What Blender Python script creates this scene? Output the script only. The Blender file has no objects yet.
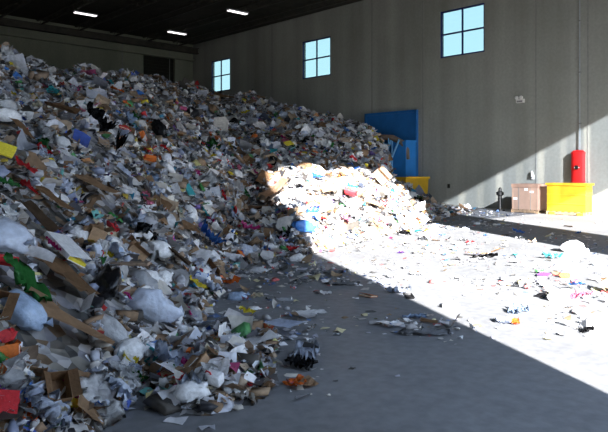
import bpy, bmesh, math, random
import numpy as np
from mathutils import Vector, Matrix, Euler, noise

random.seed(7)
rng = np.random.default_rng(7)
scn = bpy.context.scene
C = scn.collection
PI = math.pi

# ------------------------------------------------------------------ frame of the hall
# x: 0 = right-hand wall, negative into the hall.  y: 23.34 = back wall, -16 = front wall with doors.
F = 623.0
CAM = np.array([-24.5, -14.25, 1.7])
FW = np.array([0.6845, 0.729])
RT = np.array([0.729, -0.6845])
BACK = 23.34
CEIL = 10.5

def to_xy(px, Y):
    xc = (px - 304.0) / F * Y
    return (CAM[0] + RT[0] * xc + FW[0] * Y, CAM[1] + RT[1] * xc + FW[1] * Y)

# ------------------------------------------------------------------ materials
def new_mat(name):
    m = bpy.data.materials.new(name)
    m.use_nodes = True
    nt = m.node_tree
    b = nt.nodes['Principled BSDF']
    return m, nt, b

def mat(name, col, rough=0.6, metal=0.0, var=0.12, scale=8.0, bump=0.0, spec=0.4, alpha=1.0):
    """plain surface with a slight noise variation of colour and optional bump"""
    m, nt, b = new_mat(name)
    tc = nt.nodes.new('ShaderNodeTexCoord')
    nz = nt.nodes.new('ShaderNodeTexNoise')
    nz.inputs['Scale'].default_value = scale
    nz.inputs['Detail'].default_value = 4
    nt.links.new(tc.outputs['Object'], nz.inputs['Vector'])
    rp = nt.nodes.new('ShaderNodeValToRGB')
    rp.color_ramp.elements[0].position = 0.3
    rp.color_ramp.elements[1].position = 0.7
    lo = [max(0, c * (1 - var)) for c in col[:3]] + [1]
    hi = [min(1, c * (1 + var)) for c in col[:3]] + [1]
    rp.color_ramp.elements[0].color = lo
    rp.color_ramp.elements[1].color = hi
    nt.links.new(nz.outputs['Fac'], rp.inputs['Fac'])
    nt.links.new(rp.outputs['Color'], b.inputs['Base Color'])
    b.inputs['Roughness'].default_value = rough
    b.inputs['Metallic'].default_value = metal
    b.inputs['Specular IOR Level'].default_value = spec
    b.inputs['Alpha'].default_value = alpha
    if bump:
        bp = nt.nodes.new('ShaderNodeBump')
        bp.inputs['Strength'].default_value = bump
        bp.inputs['Distance'].default_value = 0.02
        nt.links.new(nz.outputs['Fac'], bp.inputs['Height'])
        nt.links.new(bp.outputs['Normal'], b.inputs['Normal'])
    return m

def emit_mat(name, col, strength):
    m, nt, b = new_mat(name)
    b.inputs['Base Color'].default_value = (*col, 1)
    b.inputs['Emission Color'].default_value = (*col, 1)
    b.inputs['Emission Strength'].default_value = strength
    return m

def island_mat(name, cols, rough=0.6):
    """colour chosen per loose piece of the mesh"""
    cols = [tuple(min(.9, c*1.02) for c in q) for q in cols]
    m, nt, b = new_mat(name)
    g = nt.nodes.new('ShaderNodeNewGeometry')
    rp = nt.nodes.new('ShaderNodeValToRGB')
    cr = rp.color_ramp
    cr.interpolation = 'CONSTANT'
    n = len(cols)
    cr.elements[0].position = 0.0
    cr.elements[0].color = (*cols[0], 1)
    cr.elements[1].position = 1.0 / n
    cr.elements[1].color = (*cols[1], 1)
    for i in range(2, n):
        e = cr.elements.new(i / n)
        e.color = (*cols[i], 1)
    nt.links.new(g.outputs['Random Per Island'], rp.inputs['Fac'])
    tc = nt.nodes.new('ShaderNodeTexCoord')
    nz = nt.nodes.new('ShaderNodeTexNoise')
    nz.inputs['Scale'].default_value = 14
    nz.inputs['Detail'].default_value = 3
    nt.links.new(tc.outputs['Object'], nz.inputs['Vector'])
    mr = nt.nodes.new('ShaderNodeMapRange')
    mr.inputs['From Min'].default_value = 0.3
    mr.inputs['From Max'].default_value = 0.7
    mr.inputs['To Min'].default_value = 0.72
    mr.inputs['To Max'].default_value = 1.1
    nt.links.new(nz.outputs['Fac'], mr.inputs['Value'])
    mx = nt.nodes.new('ShaderNodeMix')
    mx.data_type = 'RGBA'
    mx.blend_type = 'MULTIPLY'
    mx.inputs['Factor'].default_value = 1
    nt.links.new(rp.outputs['Color'], mx.inputs['A'])
    nt.links.new(mr.outputs['Result'], mx.inputs['B'])
    nt.links.new(mx.outputs['Result'], b.inputs['Base Color'])
    b.inputs['Roughness'].default_value = rough
    b.inputs['Specular IOR Level'].default_value = 0.35
    return m

def concrete(name, lo, hi, streak, scale=0.35, bump=0.25, rough=0.85, stain=0.25):
    """poured concrete: cloudy noise, streaks along one axis, pits"""
    m, nt, b = new_mat(name)
    N, L = nt.nodes.new, nt.links.new
    tc = N('ShaderNodeTexCoord')
    cl = N('ShaderNodeTexNoise'); cl.inputs['Scale'].default_value = scale
    cl.inputs['Detail'].default_value = 7; cl.inputs['Roughness'].default_value = 0.62
    L(tc.outputs['Object'], cl.inputs['Vector'])
    mp = N('ShaderNodeMapping'); mp.inputs['Scale'].default_value = streak
    L(tc.outputs['Object'], mp.inputs['Vector'])
    st = N('ShaderNodeTexNoise'); st.inputs['Scale'].default_value = 1.0
    st.inputs['Detail'].default_value = 5
    L(mp.outputs['Vector'], st.inputs['Vector'])
    ad = N('ShaderNodeMix'); ad.data_type = 'FLOAT'
    ad.inputs['Factor'].default_value = 0.5
    L(cl.outputs['Fac'], ad.inputs['A']); L(st.outputs['Fac'], ad.inputs['B'])
    rp = N('ShaderNodeValToRGB')
    rp.color_ramp.elements[0].position = 0.36; rp.color_ramp.elements[0].color = (*lo, 1)
    rp.color_ramp.elements[1].position = 0.62; rp.color_ramp.elements[1].color = (*hi, 1)
    L(ad.outputs['Result'], rp.inputs['Fac'])
    fn = N('ShaderNodeTexNoise'); fn.inputs['Scale'].default_value = 9
    fn.inputs['Detail'].default_value = 5
    L(tc.outputs['Object'], fn.inputs['Vector'])
    mr = N('ShaderNodeMapRange')
    mr.inputs['From Min'].default_value = 0.35; mr.inputs['From Max'].default_value = 0.65
    mr.inputs['To Min'].default_value = 1 - stain; mr.inputs['To Max'].default_value = 1.05
    L(fn.outputs['Fac'], mr.inputs['Value'])
    mx = N('ShaderNodeMix'); mx.data_type = 'RGBA'; mx.blend_type = 'MULTIPLY'
    mx.inputs['Factor'].default_value = 1
    L(rp.outputs['Color'], mx.inputs['A']); L(mr.outputs['Result'], mx.inputs['B'])
    L(mx.outputs['Result'], b.inputs['Base Color'])
    b.inputs['Roughness'].default_value = rough
    bp = N('ShaderNodeBump'); bp.inputs['Strength'].default_value = bump
    bp.inputs['Distance'].default_value = 0.02
    L(fn.outputs['Fac'], bp.inputs['Height']); L(bp.outputs['Normal'], b.inputs['Normal'])
    return m

# ------------------------------------------------------------------ mesh helpers
def to_mesh(name, bm, m=None, smooth=False):
    me = bpy.data.meshes.new(name)
    bm.normal_update()
    bm.to_mesh(me); bm.free()
    if m is not None:
        me.materials.append(m)
    if smooth:
        for p in me.polygons: p.use_smooth = True
    return me

def obj(name, me, parent=None, loc=None):
    if isinstance(me, tuple): me = to_mesh(name, *me)
    o = bpy.data.objects.new(name, me); C.objects.link(o)
    if parent is not None: o.parent = parent
    if loc is not None: o.location = loc
    return o

def tag(o, label, cat, group=None, kind=None):
    o['label'] = label; o['category'] = cat
    if group: o['group'] = group
    if kind: o['kind'] = kind
    return o

def struct(name, me):
    o = obj(name, me); o['kind'] = 'structure'; return o

def empty(name, loc, label, cat, rz=0.0, group=None):
    o = bpy.data.objects.new(name, None); C.objects.link(o)
    o.empty_display_size = 0.2
    o.location = loc; o.rotation_euler = (0, 0, rz)
    return tag(o, label, cat, group)

def box(bm, x0, x1, y0, y1, z0, z1):
    v = [bm.verts.new(p) for p in ((x0,y0,z0),(x1,y0,z0),(x1,y1,z0),(x0,y1,z0),
                                   (x0,y0,z1),(x1,y0,z1),(x1,y1,z1),(x0,y1,z1))]
    for f in ((0,3,2,1),(4,5,6,7),(0,1,5,4),(1,2,6,5),(2,3,7,6),(3,0,4,7)):
        bm.faces.new([v[i] for i in f])
    return v

def boxes(*bs):
    bm = bmesh.new()
    for b in bs: box(bm, *b)
    return bm

def bevel(bm, w=0.01, seg=2):
    bmesh.ops.bevel(bm, geom=bm.edges[:], offset=w, segments=seg, affect='EDGES', profile=0.6)
    return bm

def tube(bm, pts, r, seg=8, caps=True):
    pts = [Vector(p) for p in pts]
    rings = []
    for i, p in enumerate(pts):
        d = (pts[min(i+1, len(pts)-1)] - pts[max(i-1, 0)]).normalized()
        a = d.orthogonal().normalized() if i == 0 else (a - d * a.dot(d)).normalized()
        b = d.cross(a)
        rr = r[i] if isinstance(r, (list, tuple)) else r
        rings.append([bm.verts.new(p + (a*math.cos(2*PI*k/seg) + b*math.sin(2*PI*k/seg))*rr) for k in range(seg)])
    for i in range(len(rings)-1):
        for k in range(seg):
            bm.faces.new((rings[i][k], rings[i][(k+1)%seg], rings[i+1][(k+1)%seg], rings[i+1][k]))
    if caps:
        bm.faces.new(rings[0][::-1]); bm.faces.new(rings[-1])
    return bm

def lathe(bm, prof, seg=14, center=(0,0), cap=True):
    rings = []
    for r, z in prof:
        rings.append([bm.verts.new((center[0]+r*math.cos(2*PI*k/seg), center[1]+r*math.sin(2*PI*k/seg), z)) for k in range(seg)])
    for i in range(len(rings)-1):
        for k in range(seg):
            bm.faces.new((rings[i][k], rings[i][(k+1)%seg], rings[i+1][(k+1)%seg], rings[i+1][k]))
    if cap:
        bm.faces.new(rings[0][::-1]); bm.faces.new(rings[-1])
    return bm

# ------------------------------------------------------------------ the hall
M_wall = concrete('concrete_wall', (0.23,0.235,0.20), (0.37,0.37,0.33), (0.1,0.9,0.035), scale=0.16, bump=0.05, stain=0.05)
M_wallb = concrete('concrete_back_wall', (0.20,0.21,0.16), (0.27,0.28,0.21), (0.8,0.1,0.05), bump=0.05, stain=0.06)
M_floor = concrete('concrete_floor', (0.185,0.19,0.205), (0.26,0.268,0.285), (0.35,0.12,0.2), scale=0.5, stain=0.18, rough=0.6)
M_yard = concrete('asphalt_yard', (0.16,0.16,0.16), (0.22,0.22,0.22), (0.3,0.3,0.3), stain=0.2)
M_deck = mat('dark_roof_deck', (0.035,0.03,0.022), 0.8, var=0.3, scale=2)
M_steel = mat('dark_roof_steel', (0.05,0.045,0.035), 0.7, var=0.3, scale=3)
M_seam = mat('wall_joint_filler', (0.25,0.25,0.23), 0.9)
M_frame = mat('dark_blue_window_frame', (0.01,0.02,0.12), 0.5)
M_shutter = mat('dark_brown_shutter', (0.018,0.016,0.010), 0.7)

def pierced(axis, a0, a1, z0, z1, holes, t0, t1):
    """wall with rectangular openings: built from boxes between the openings"""
    bm = bmesh.new()
    cuts = sorted({a0, a1} | {h[0] for h in holes} | {h[1] for h in holes})
    for i in range(len(cuts)-1):
        u0, u1 = cuts[i], cuts[i+1]
        hs = sorted([(h[2], h[3]) for h in holes if h[0] <= u0 + 1e-6 and h[1] >= u1 - 1e-6])
        z = z0
        for (b0, b1) in hs + [(z1, z1)]:
            if b0 > z:
                if axis == 'y': box(bm, t0, t1, u0, u1, z, b0)
                else: box(bm, u0, u1, t0, t1, z, b0)
            z = b1
    return bm

def wall_t(px):
    k = (px - 304.0) / F
    Y = 24.5 / (RT[0]*k + FW[0])
    return CAM[1] + Y*(RT[1]*k + FW[1]), Y
def wall_z(px, py):
    return 1.7 - (py - 169.0) / F * wall_t(px)[1]

wins = []
for (pa, pb, ya, yb) in ((211, 230, 61.5, 93), (302, 330.5, 42, 79.5), (440, 484.5, 12, 58.5)):
    ta, tb = wall_t(pa)[0], wall_t(pb)[0]
    wins.append((tb, ta, wall_z(pa, yb), wall_z(pa, ya)))

struct('wall_right', (pierced('y', -16.0, BACK+0.3, 0, CEIL, wins, 0, 0.3), M_wall))
dx0 = -24.5 + (BACK-CAM[1])/(FW[1]+RT[1]*((143.5-304)/F)) * (FW[0]+RT[0]*((143.5-304)/F))
dx1 = -24.5 + (BACK-CAM[1])/(FW[1]+RT[1]*((175-304)/F)) * (FW[0]+RT[0]*((175-304)/F))
dY = (BACK-CAM[1])/(FW[1]+RT[1]*((160-304)/F))
dtop = 1.7 + (169-57)/F*dY
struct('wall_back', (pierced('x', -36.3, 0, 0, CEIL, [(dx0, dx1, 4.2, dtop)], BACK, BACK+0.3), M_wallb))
struct('wall_left', (pierced('y', -16.0, BACK+0.3, 0, CEIL, [(-14.5, -6.5, 0, 8.2), (-4.5, 3.5, 0, 8.2)], -36.3, -36), M_wall))  # both openings are added, out of view, to let bluish skylight in
D1 = (-21.54, -15.1, 0, 9.2)
D2 = (-12.3, -5.3, 0, 9.2)
struct('wall_front', (pierced('x', -36, 0, 0, CEIL, [D1, D2], -16.0, -15.7), M_wall))
struct('floor', (boxes((-40, 0.3, -16.0, BACK+0.3, -0.3, 0)), M_floor))
struct('floor_yard', (boxes((-60, 20, -46, -16.0, -0.3, -0.004)), M_yard))
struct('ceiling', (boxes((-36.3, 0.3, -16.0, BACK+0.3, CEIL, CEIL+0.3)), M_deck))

# dark shutter in the back wall, slats as ridges
bm = bmesh.new()
z = 4.2
while z < dtop - 0.01:
    box(bm, dx0, dx1, BACK+0.2, BACK+0.26, z, min(z+0.2, dtop)); z += 0.22
box(bm, dx0, dx1, BACK+0.26, BACK+0.29, 4.2, dtop)
struct('door_1', (bm, M_shutter))

# slanting rows of joint fillers between the tilt-up panels
for i, px in enumerate((372, 423, 536, 588, 272)):
    t, _ = wall_t(px)
    struct('trim_%d' % (i+1), (boxes((-0.012, 0, t-0.025, t+0.025, 0, CEIL)), M_seam))
for i, x in enumerate((-1.9, -5.4, -12.4)):
    struct('trim_%d' % (i+6), (boxes((x-0.03, x+0.03, BACK-0.015, BACK, 0, CEIL)), M_seam))

# windows: frame, cross bars and tinted panes
mg, nt, b = new_mat('tinted_glass')
nt.nodes.remove(b)
tr = nt.nodes.new('ShaderNodeBsdfTransparent'); tr.inputs['Color'].default_value = (0.49, 0.59, 0.57, 1)
gl = nt.nodes.new('ShaderNodeBsdfGlossy'); gl.inputs['Roughness'].default_value = 0.05
ms = nt.nodes.new('ShaderNodeMixShader'); ms.inputs['Fac'].default_value = 0.04
nt.links.new(tr.outputs[0], ms.inputs[1]); nt.links.new(gl.outputs[0], ms.inputs[2])
nt.links.new(ms.outputs[0], nt.nodes['Material Output'].inputs['Surface'])
for i, (a, b_, z0, z1) in enumerate(wins):
    w = 0.07
    am, zm = (a+b_)/2, (z0+z1)/2
    fr = struct('window_%d' % (i+1), (boxes(
        (0.04, 0.12, a, a+w, z0, z1), (0.04, 0.12, b_-w, b_, z0, z1),
        (0.04, 0.12, a+w, b_-w, z0, z0+w), (0.04, 0.12, a+w, b_-w, z1-w, z1),
        (0.05, 0.11, am-0.035, am+0.035, z0+w, z1-w), (0.05, 0.11, a+w, am-0.035, zm-0.035, zm+0.035),
        (0.05, 0.11, am+0.035, b_-w, zm-0.035, zm+0.035)), M_frame))
    obj('window_pane', (boxes((0.075, 0.085, a+w, b_-w, z0+w, z1-w)), mg), fr)

# unseen strips, added across the upper second doorway to dim the sun
mc, nt, b = new_mat('sun_dimming_strip')
nt.nodes.remove(b)
tr = nt.nodes.new('ShaderNodeBsdfTransparent'); tr.inputs['Color'].default_value = (0.47, 0.50, 0.55, 1)
nt.links.new(tr.outputs[0], nt.nodes['Material Output'].inputs['Surface'])
struct('added_sun_strips', (boxes(*[(-12.3+k*0.5, -12.3+k*0.5+0.47, -15.9+0.02*(k%2), -15.895+0.02*(k%2), 6.35, 9.2) for k in range(14)]), mc))

# roof steel: girders, open-web joists and ceiling strip lights
n = 9
def trim(bm, m=M_steel):
    global n
    struct('trim_%d' % n, (bm, m)); n += 1
for (y, z0, h) in ((BACK-0.6, 9.75, 0.4),):
    trim(boxes((-36, 0, y-0.15, y+0.15, z0, z0+0.05), (-36, 0, y-0.15, y+0.15, z0+h-0.05, z0+h),
               (-36, 0, y-0.03, y+0.03, z0+0.05, z0+h-0.05), ))
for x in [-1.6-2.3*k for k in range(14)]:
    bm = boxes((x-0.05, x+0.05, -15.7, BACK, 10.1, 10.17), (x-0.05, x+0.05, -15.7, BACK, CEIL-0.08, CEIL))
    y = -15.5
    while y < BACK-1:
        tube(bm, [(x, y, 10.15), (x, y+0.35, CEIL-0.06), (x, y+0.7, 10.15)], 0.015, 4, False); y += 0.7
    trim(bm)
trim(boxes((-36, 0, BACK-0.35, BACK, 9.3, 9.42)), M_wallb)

M_tube = emit_mat('light_tube', (1.0, 0.95, 0.98), 1.6)
M_house = mat('strip_light_housing', (0.25,0.25,0.25), 0.5)
lamp_desc = ('lit fluorescent strip light above the left of the heap',
             'lit fluorescent strip light nearest the back right corner, above the dark shutter',
             'lit fluorescent strip light high above the smallest window')
for (px, py), lab in zip(((85.5, 14.3), (177, 33.2), (237.5, 12.4)), lamp_desc):
    zt = 9.95
    Y = (zt - 1.7) * F / (169 - py)
    x, y = to_xy(px, Y)
    t = empty('strip_light', (x, y, zt), lab, 'ceiling light')
    obj('housing', (bevel(boxes((-0.65, 0.65, -0.12, 0.12, 0.03, 0.1)), 0.01), M_house), t)
    bm = bmesh.new()
    for dy in (-0.08, 0.08): tube(bm, [(-0.6, dy, 0), (0.6, dy, 0)], 0.025, 8)
    obj('light_tube', (bm, M_tube), t)
    bm = bmesh.new()
    for dx in (-0.6, 0.6): tube(bm, [(dx, 0, 0.1), (dx, 0, 0.55)], 0.012, 6)
    obj('hanger', (bm, M_steel), t)

# ------------------------------------------------------------------ shape of the heap
LAT = rng.random((3, 97, 97))
def vnoise(x, y, k=0):
    xi = np.floor(x).astype(int); yi = np.floor(y).astype(int)
    fx = x - xi; fy = y - yi
    fx = fx*fx*(3-2*fx); fy = fy*fy*(3-2*fy)
    L = LAT[k]
    a = L[xi % 97, yi % 97]; b = L[(xi+1) % 97, yi % 97]; c = L[xi % 97, (yi+1) % 97]; d = L[(xi+1) % 97, (yi+1) % 97]
    return (a*(1-fx)+b*fx)*(1-fy) + (c*(1-fx)+d*fx)*fy - 0.5

TOE = np.array([(-500,2.2),(-150,2.5),(0,2.9),(70,3.6),(130,4.5),(180,5.5),(208,7.3),(222,9.1),(245,11.0),(300,12.0),
                (330,13.2),(360,14.6),(400,17.0),(440,20.6),(458,23.3),(476,26.0),(700,40.0)])
CRD = np.array([(-500,9.0),(-150,12.0),(0,14.5),(100,20.0),(190,27.5),(260,28.5),(330,28.5),(383,27.5),(388,27.0),(396,25.5),(404,25.0),(430,24.0),
                (458,24.6),(476,26.5),(700,41.0)])
SIL = np.array([(-500,20),(-150,30),(0,52),(20,57),(40,66),(60,69),(80,69),(100,76),(130,75),(150,77),(170,83),(190,92),(215,97),
                (226,100),(240,95),(250,93),(270,102),(300,109),(330,116),(350,120),(370,128),(381,137),(386,150),(390,166),(396,184),
                (404,187),(430,205),(450,211),(462,214),(700,215)])
# columns: bearing, then (distance, height) of the foot of the steep face and of its top
MID = np.array([(-500,3.5,.6,6.0,1.7),(0,5.0,.85,9.0,2.35),(100,6.8,.8,12.0,2.6),(180,9.0,.6,16.0,2.4),(222,12.5,.5,17.8,2.1),
                (245,16.0,.62,18.8,1.85),(262,16.3,.68,18.2,1.75),(300,13.9,.55,18.5,1.72),(350,16.0,.55,19.9,1.65),(385,17.7,.5,21.5,1.2),
                (404,18.9,.4,22.0,.85),(430,21.0,.2,22.6,.42),(458,23.7,.05,24.2,.12),(700,40.2,.01,40.6,.02)])
def H(x, y, lumps=True):
    x = np.asarray(x, float); y = np.asarray(y, float)
    dx = x-CAM[0]; dy = y-CAM[1]
    xc = dx*RT[0]+dy*RT[1]; Y = dx*FW[0]+dy*FW[1]
    Ys = np.maximum(Y, 0.6)
    px = np.clip(304+F*xc/Ys, -500, 700)
    toe = np.interp(px, TOE[:,0], TOE[:,1]); cr = np.interp(px, CRD[:,0], CRD[:,1])
    sil = np.interp(px, SIL[:,0], SIL[:,1])
    y1, z1, y2, z2 = [np.interp(px, MID[:,0], MID[:,k]) for k in (1, 2, 3, 4)]
    zc = np.maximum(1.7-(sil-169)/F*cr, 0.0)
    f = (Y-toe)/(cr-toe)
    a = np.clip((Y-toe)/(y1-toe), 0, 1)*z1
    b = np.clip((Y-y1)/(y2-y1), 0, 1)*(z2-z1)
    c = np.clip((Y-y2)/(cr-y2), 0, 1)*(zc-z2)
    z = a+b+c
    z = np.where(f < 0, f*0.6-0.03, z)
    drop = np.interp(px, [-500, 330, 385, 700], [0.04, 0.07, 0.45, 0.6])
    z = np.where(f > 1, np.maximum(zc-drop*(Y-cr), -0.2), z)
    # thin spill across the floor in front of the heap
    sp = 0.13*np.exp(-((xc+0.75)/0.5)**2-((Y-6.0)/0.7)**2) + 0.12*np.exp(-((xc+0.75)/0.5)**2-((Y-4.9)/0.6)**2)
    z = np.maximum(z, sp-0.05)
    if lumps:
        w = np.clip(z/0.8, 0, 1)
        l = (vnoise(x*0.45, y*0.45)*0.75 + vnoise(x*1.1+9, y*1.1, 1)*0.42 + vnoise(x*2.7, y*2.7+5, 2)*0.26 + vnoise(x*6.3, y*6.3+5, 1)*0.13)
        z = z + l*w*np.interp(Y, [4, 12, 28], [0.42, 0.55, 0.7])*np.interp(px, [372, 396], [1, .4])
    return z

def hit(px, py, y0=2.0):
    """where a line of sight meets heap or floor"""
    Y = np.linspace(y0, 45, 3000)
    k = (px-304)/F
    x = CAM[0]+Y*(FW[0]+RT[0]*k); y = CAM[1]+Y*(FW[1]+RT[1]*k)
    z = 1.7-(py-169)/F*Y
    h = np.maximum(H(x, y), 0)
    ok = np.nonzero((z <= h))[0]
    if len(ok) == 0: return None
    i = ok[0]
    if x[i] > -0.1 or y[i] > BACK-0.1: return None
    return np.array([x[i], y[i], h[i]]), Y[i]

def normal(x, y, e=0.12):
    if H(x, y) <= 0: return Vector((0, 0, 1))
    return Vector((-(H(x+e, y)-H(x-e, y))/(2*e), -(H(x, y+e)-H(x, y-e))/(2*e), 1)).normalized()

# heap body
pxs = np.linspace(-480, 480, 260)
Ys = 2.0*np.exp(np.linspace(0, math.log(48/2.0), 230))
PX, YY = np.meshgrid(pxs, Ys, indexing='ij')
K = (PX-304)/F
GX = CAM[0]+YY*(FW[0]+RT[0]*K); GY = CAM[1]+YY*(FW[1]+RT[1]*K)
GX = np.clip(GX, -35.8, -0.03); GY = np.minimum(GY, BACK-0.03)
GZ = H(GX, GY)
ni, nj = GX.shape
idx = np.arange(ni*nj).reshape(ni, nj)
keep = (GZ > 0.0)
verts = np.stack([GX.ravel(), GY.ravel(), np.maximum(GZ.ravel(), 0.0)], 1)
faces = []
for i in range(ni-1):
    for j in range(nj-1):
        if keep[i,j] or keep[i+1,j] or keep[i,j+1] or keep[i+1,j+1]:
            q = (idx[i,j], idx[i+1,j], idx[i+1,j+1], idx[i,j+1])
            p = verts[list(q)]
            if np.linalg.norm(p[0]-p[2]) > 1e-3 and np.linalg.norm(p[1]-p[3]) > 1e-3: faces.append(q)
me = bpy.data.meshes.new('waste_heap'); me.from_pydata(verts.tolist(), [], faces)
mh, nt, b = new_mat('packed_mixed_waste')
tc = nt.nodes.new('ShaderNodeTexCoord'); vo = nt.nodes.new('ShaderNodeTexVoronoi'); vo.inputs['Scale'].default_value = 9
nt.links.new(tc.outputs['Object'], vo.inputs['Vector'])
sx = nt.nodes.new('ShaderNodeSeparateColor'); nt.links.new(vo.outputs['Color'], sx.inputs[0])
rp = nt.nodes.new('ShaderNodeValToRGB'); rp.color_ramp.interpolation = 'CONSTANT'
cs = [(0.10,0.09,0.08),(0.30,0.30,0.31),(0.16,0.11,0.07),(0.22,0.22,0.25),(0.42,0.41,0.42),(0.06,0.06,0.06),(0.2,0.19,0.17)]
rp.color_ramp.elements[0].color = (*cs[0],1); rp.color_ramp.elements[1].position = 1/7; rp.color_ramp.elements[1].color = (*cs[1],1)
for i in range(2, 7): rp.color_ramp.elements.new(i/7).color = (*cs[i],1)
nt.links.new(sx.outputs[0], rp.inputs['Fac']); nt.links.new(rp.outputs['Color'], b.inputs['Base Color'])
bp = nt.nodes.new('ShaderNodeBump'); bp.inputs['Strength'].default_value = 0.8; bp.inputs['Distance'].default_value = 0.06
nt.links.new(vo.outputs['Distance'], bp.inputs['Height']); nt.links.new(bp.outputs['Normal'], b.inputs['Normal'])
b.inputs['Roughness'].default_value = 0.8
me.materials.append(mh)
tag(obj('waste_heap', me), 'packed body of the huge heap of mixed recycling against the walls', 'waste heap', kind='stuff')

# ------------------------------------------------------------------ loose scraps (uncountable)
def patch_tpl(n, m, asp):
    u, v = np.meshgrid(np.linspace(-.5, .5, n), np.linspace(-.5, .5, m), indexing='ij')
    u = u + rng.normal(0, .07, u.shape); v = v + rng.normal(0, .07, v.shape)
    a = rng.random()*PI
    z = np.abs(u*math.cos(a)+v*math.sin(a)+rng.normal(0, .15))*rng.uniform(-.7, .9) + rng.normal(0, .07, u.shape)
    P = np.stack([u.ravel(), v.ravel()*asp, z.ravel()], 1)
    I = np.arange(n*m).reshape(n, m)
    Q = [(I[i,j], I[i+1,j], I[i+1,j+1], I[i,j+1]) for i in range(n-1) for j in range(m-1)]
    return P, np.array(Q)
def ball_tpl():
    bm = bmesh.new(); bmesh.ops.create_cube(bm, size=0.8)
    bmesh.ops.subdivide_edges(bm, edges=bm.edges[:], cuts=1, use_grid_fill=True)
    bm.verts.ensure_lookup_table()
    P = np.array([v.co[:] for v in bm.verts]); Q = np.array([[v.index for v in f.verts] for f in bm.faces])
    bm.free()
    P = P/np.maximum(np.linalg.norm(P, axis=1, keepdims=True), .01)*rng.uniform(.28, .55, (len(P), 1))
    P = P*np.array([1, rng.uniform(.6, 1), rng.uniform(.35, .7)])
    return P, Q
def block_tpl():
    P = np.array([(a, b*rng.uniform(.5,.9), c*rng.uniform(.15,.5)) for a in (-.5,.5) for b in (-.5,.5) for c in (-.5,.5)], float)
    P += rng.normal(0, .05, P.shape)
    return P, np.array([(0,1,3,2),(4,6,7,5),(0,4,5,1),(2,3,7,6),(0,2,6,4),(1,5,7,3)])

def frames(n, tilt):
    """random rotations with the local z tilted away from up"""
    az = rng.random(n)*2*PI; th = np.abs(rng.normal(0, tilt, n)); sp = rng.random(n)*2*PI
    zx, zy, zz = np.sin(th)*np.cos(az), np.sin(th)*np.sin(az), np.cos(th)
    Z = np.stack([zx, zy, zz], 1)
    R = np.stack([np.cos(sp), np.sin(sp), np.zeros(n)], 1)
    X = R - Z*np.sum(R*Z, 1, keepdims=True); X /= np.maximum(np.linalg.norm(X, axis=1, keepdims=True), 1e-6)
    Yv = np.cross(Z, X)
    return X, Yv, Z

def scraps(name, pos, size, tpls, tilt, m, label, cat):
    n = len(pos)
    X, Yv, Z = frames(n, tilt)
    pick = rng.integers(0, len(tpls), n)
    VV, FF, off = [], [], 0
    for k, (P, Q) in enumerate(tpls):
        s = np.nonzero(pick == k)[0]
        if not len(s): continue
        P = P[None]*size[s][:, None, None]
        W = pos[s][:, None, :] + P[..., 0:1]*X[s][:, None] + P[..., 1:2]*Yv[s][:, None] + P[..., 2:3]*Z[s][:, None]
        W[..., 2] = np.maximum(W[..., 2], 0.004)
        W[..., 0] = np.minimum(W[..., 0], -0.03); W[..., 1] = np.minimum(W[..., 1], BACK-0.03)
        nv = P.shape[1]
        FF.append((Q[None] + (off + np.arange(len(s))*nv)[:, None, None]).reshape(-1, 4))
        VV.append(W.reshape(-1, 3)); off += len(s)*nv
    V = np.concatenate(VV); Fc = np.concatenate(FF)
    me = bpy.data.meshes.new(name)
    me.vertices.add(len(V)); me.vertices.foreach_set('co', V.ravel())
    me.loops.add(Fc.size); me.loops.foreach_set('vertex_index', Fc.ravel().astype(np.int32))
    me.polygons.add(len(Fc)); me.polygons.foreach_set('loop_start', np.arange(0, Fc.size, 4, dtype=np.int32))
    me.update(calc_edges=True); me.validate()
    me.materials.append(m)
    return tag(obj(name, me), label, cat, kind='stuff')

def heap_points(n, spread=0.0):
    """spots on the heap, a little denser near the front"""
    out = []
    while sum(len(o) for o in out) < n:
        m = n*2
        px = rng.uniform(-330, 478, m)
        Y = 2.3*np.exp(rng.random(m)*math.log(46/2.3))
        Y = np.where(rng.random(m) < 0.45, rng.uniform(2.4, 34, m), Y)
        k = (px-304)/F
        x = CAM[0]+Y*(FW[0]+RT[0]*k); y = CAM[1]+Y*(FW[1]+RT[1]*k)
        z = H(x, y)
        ok = (x < -0.25) & (y < BACK-0.3) & (z > 0.0) & (rng.random(m) < np.clip(0.25+Y/16, 0, 1))
        out.append(np.stack([x, y, z, Y], 1)[ok])
    a = np.concatenate(out)[:n]
    return a

patches = [patch_tpl(3, 3, rng.uniform(.6, 1.2)) for _ in range(24)] + [patch_tpl(4, 4, rng.uniform(.6, 1.1)) for _ in range(10)]
strips = [patch_tpl(5, 2, rng.uniform(.12, .3)) for _ in range(10)]
balls = [ball_tpl() for _ in range(14)]
blocks = [block_tpl() for _ in range(10)]

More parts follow.
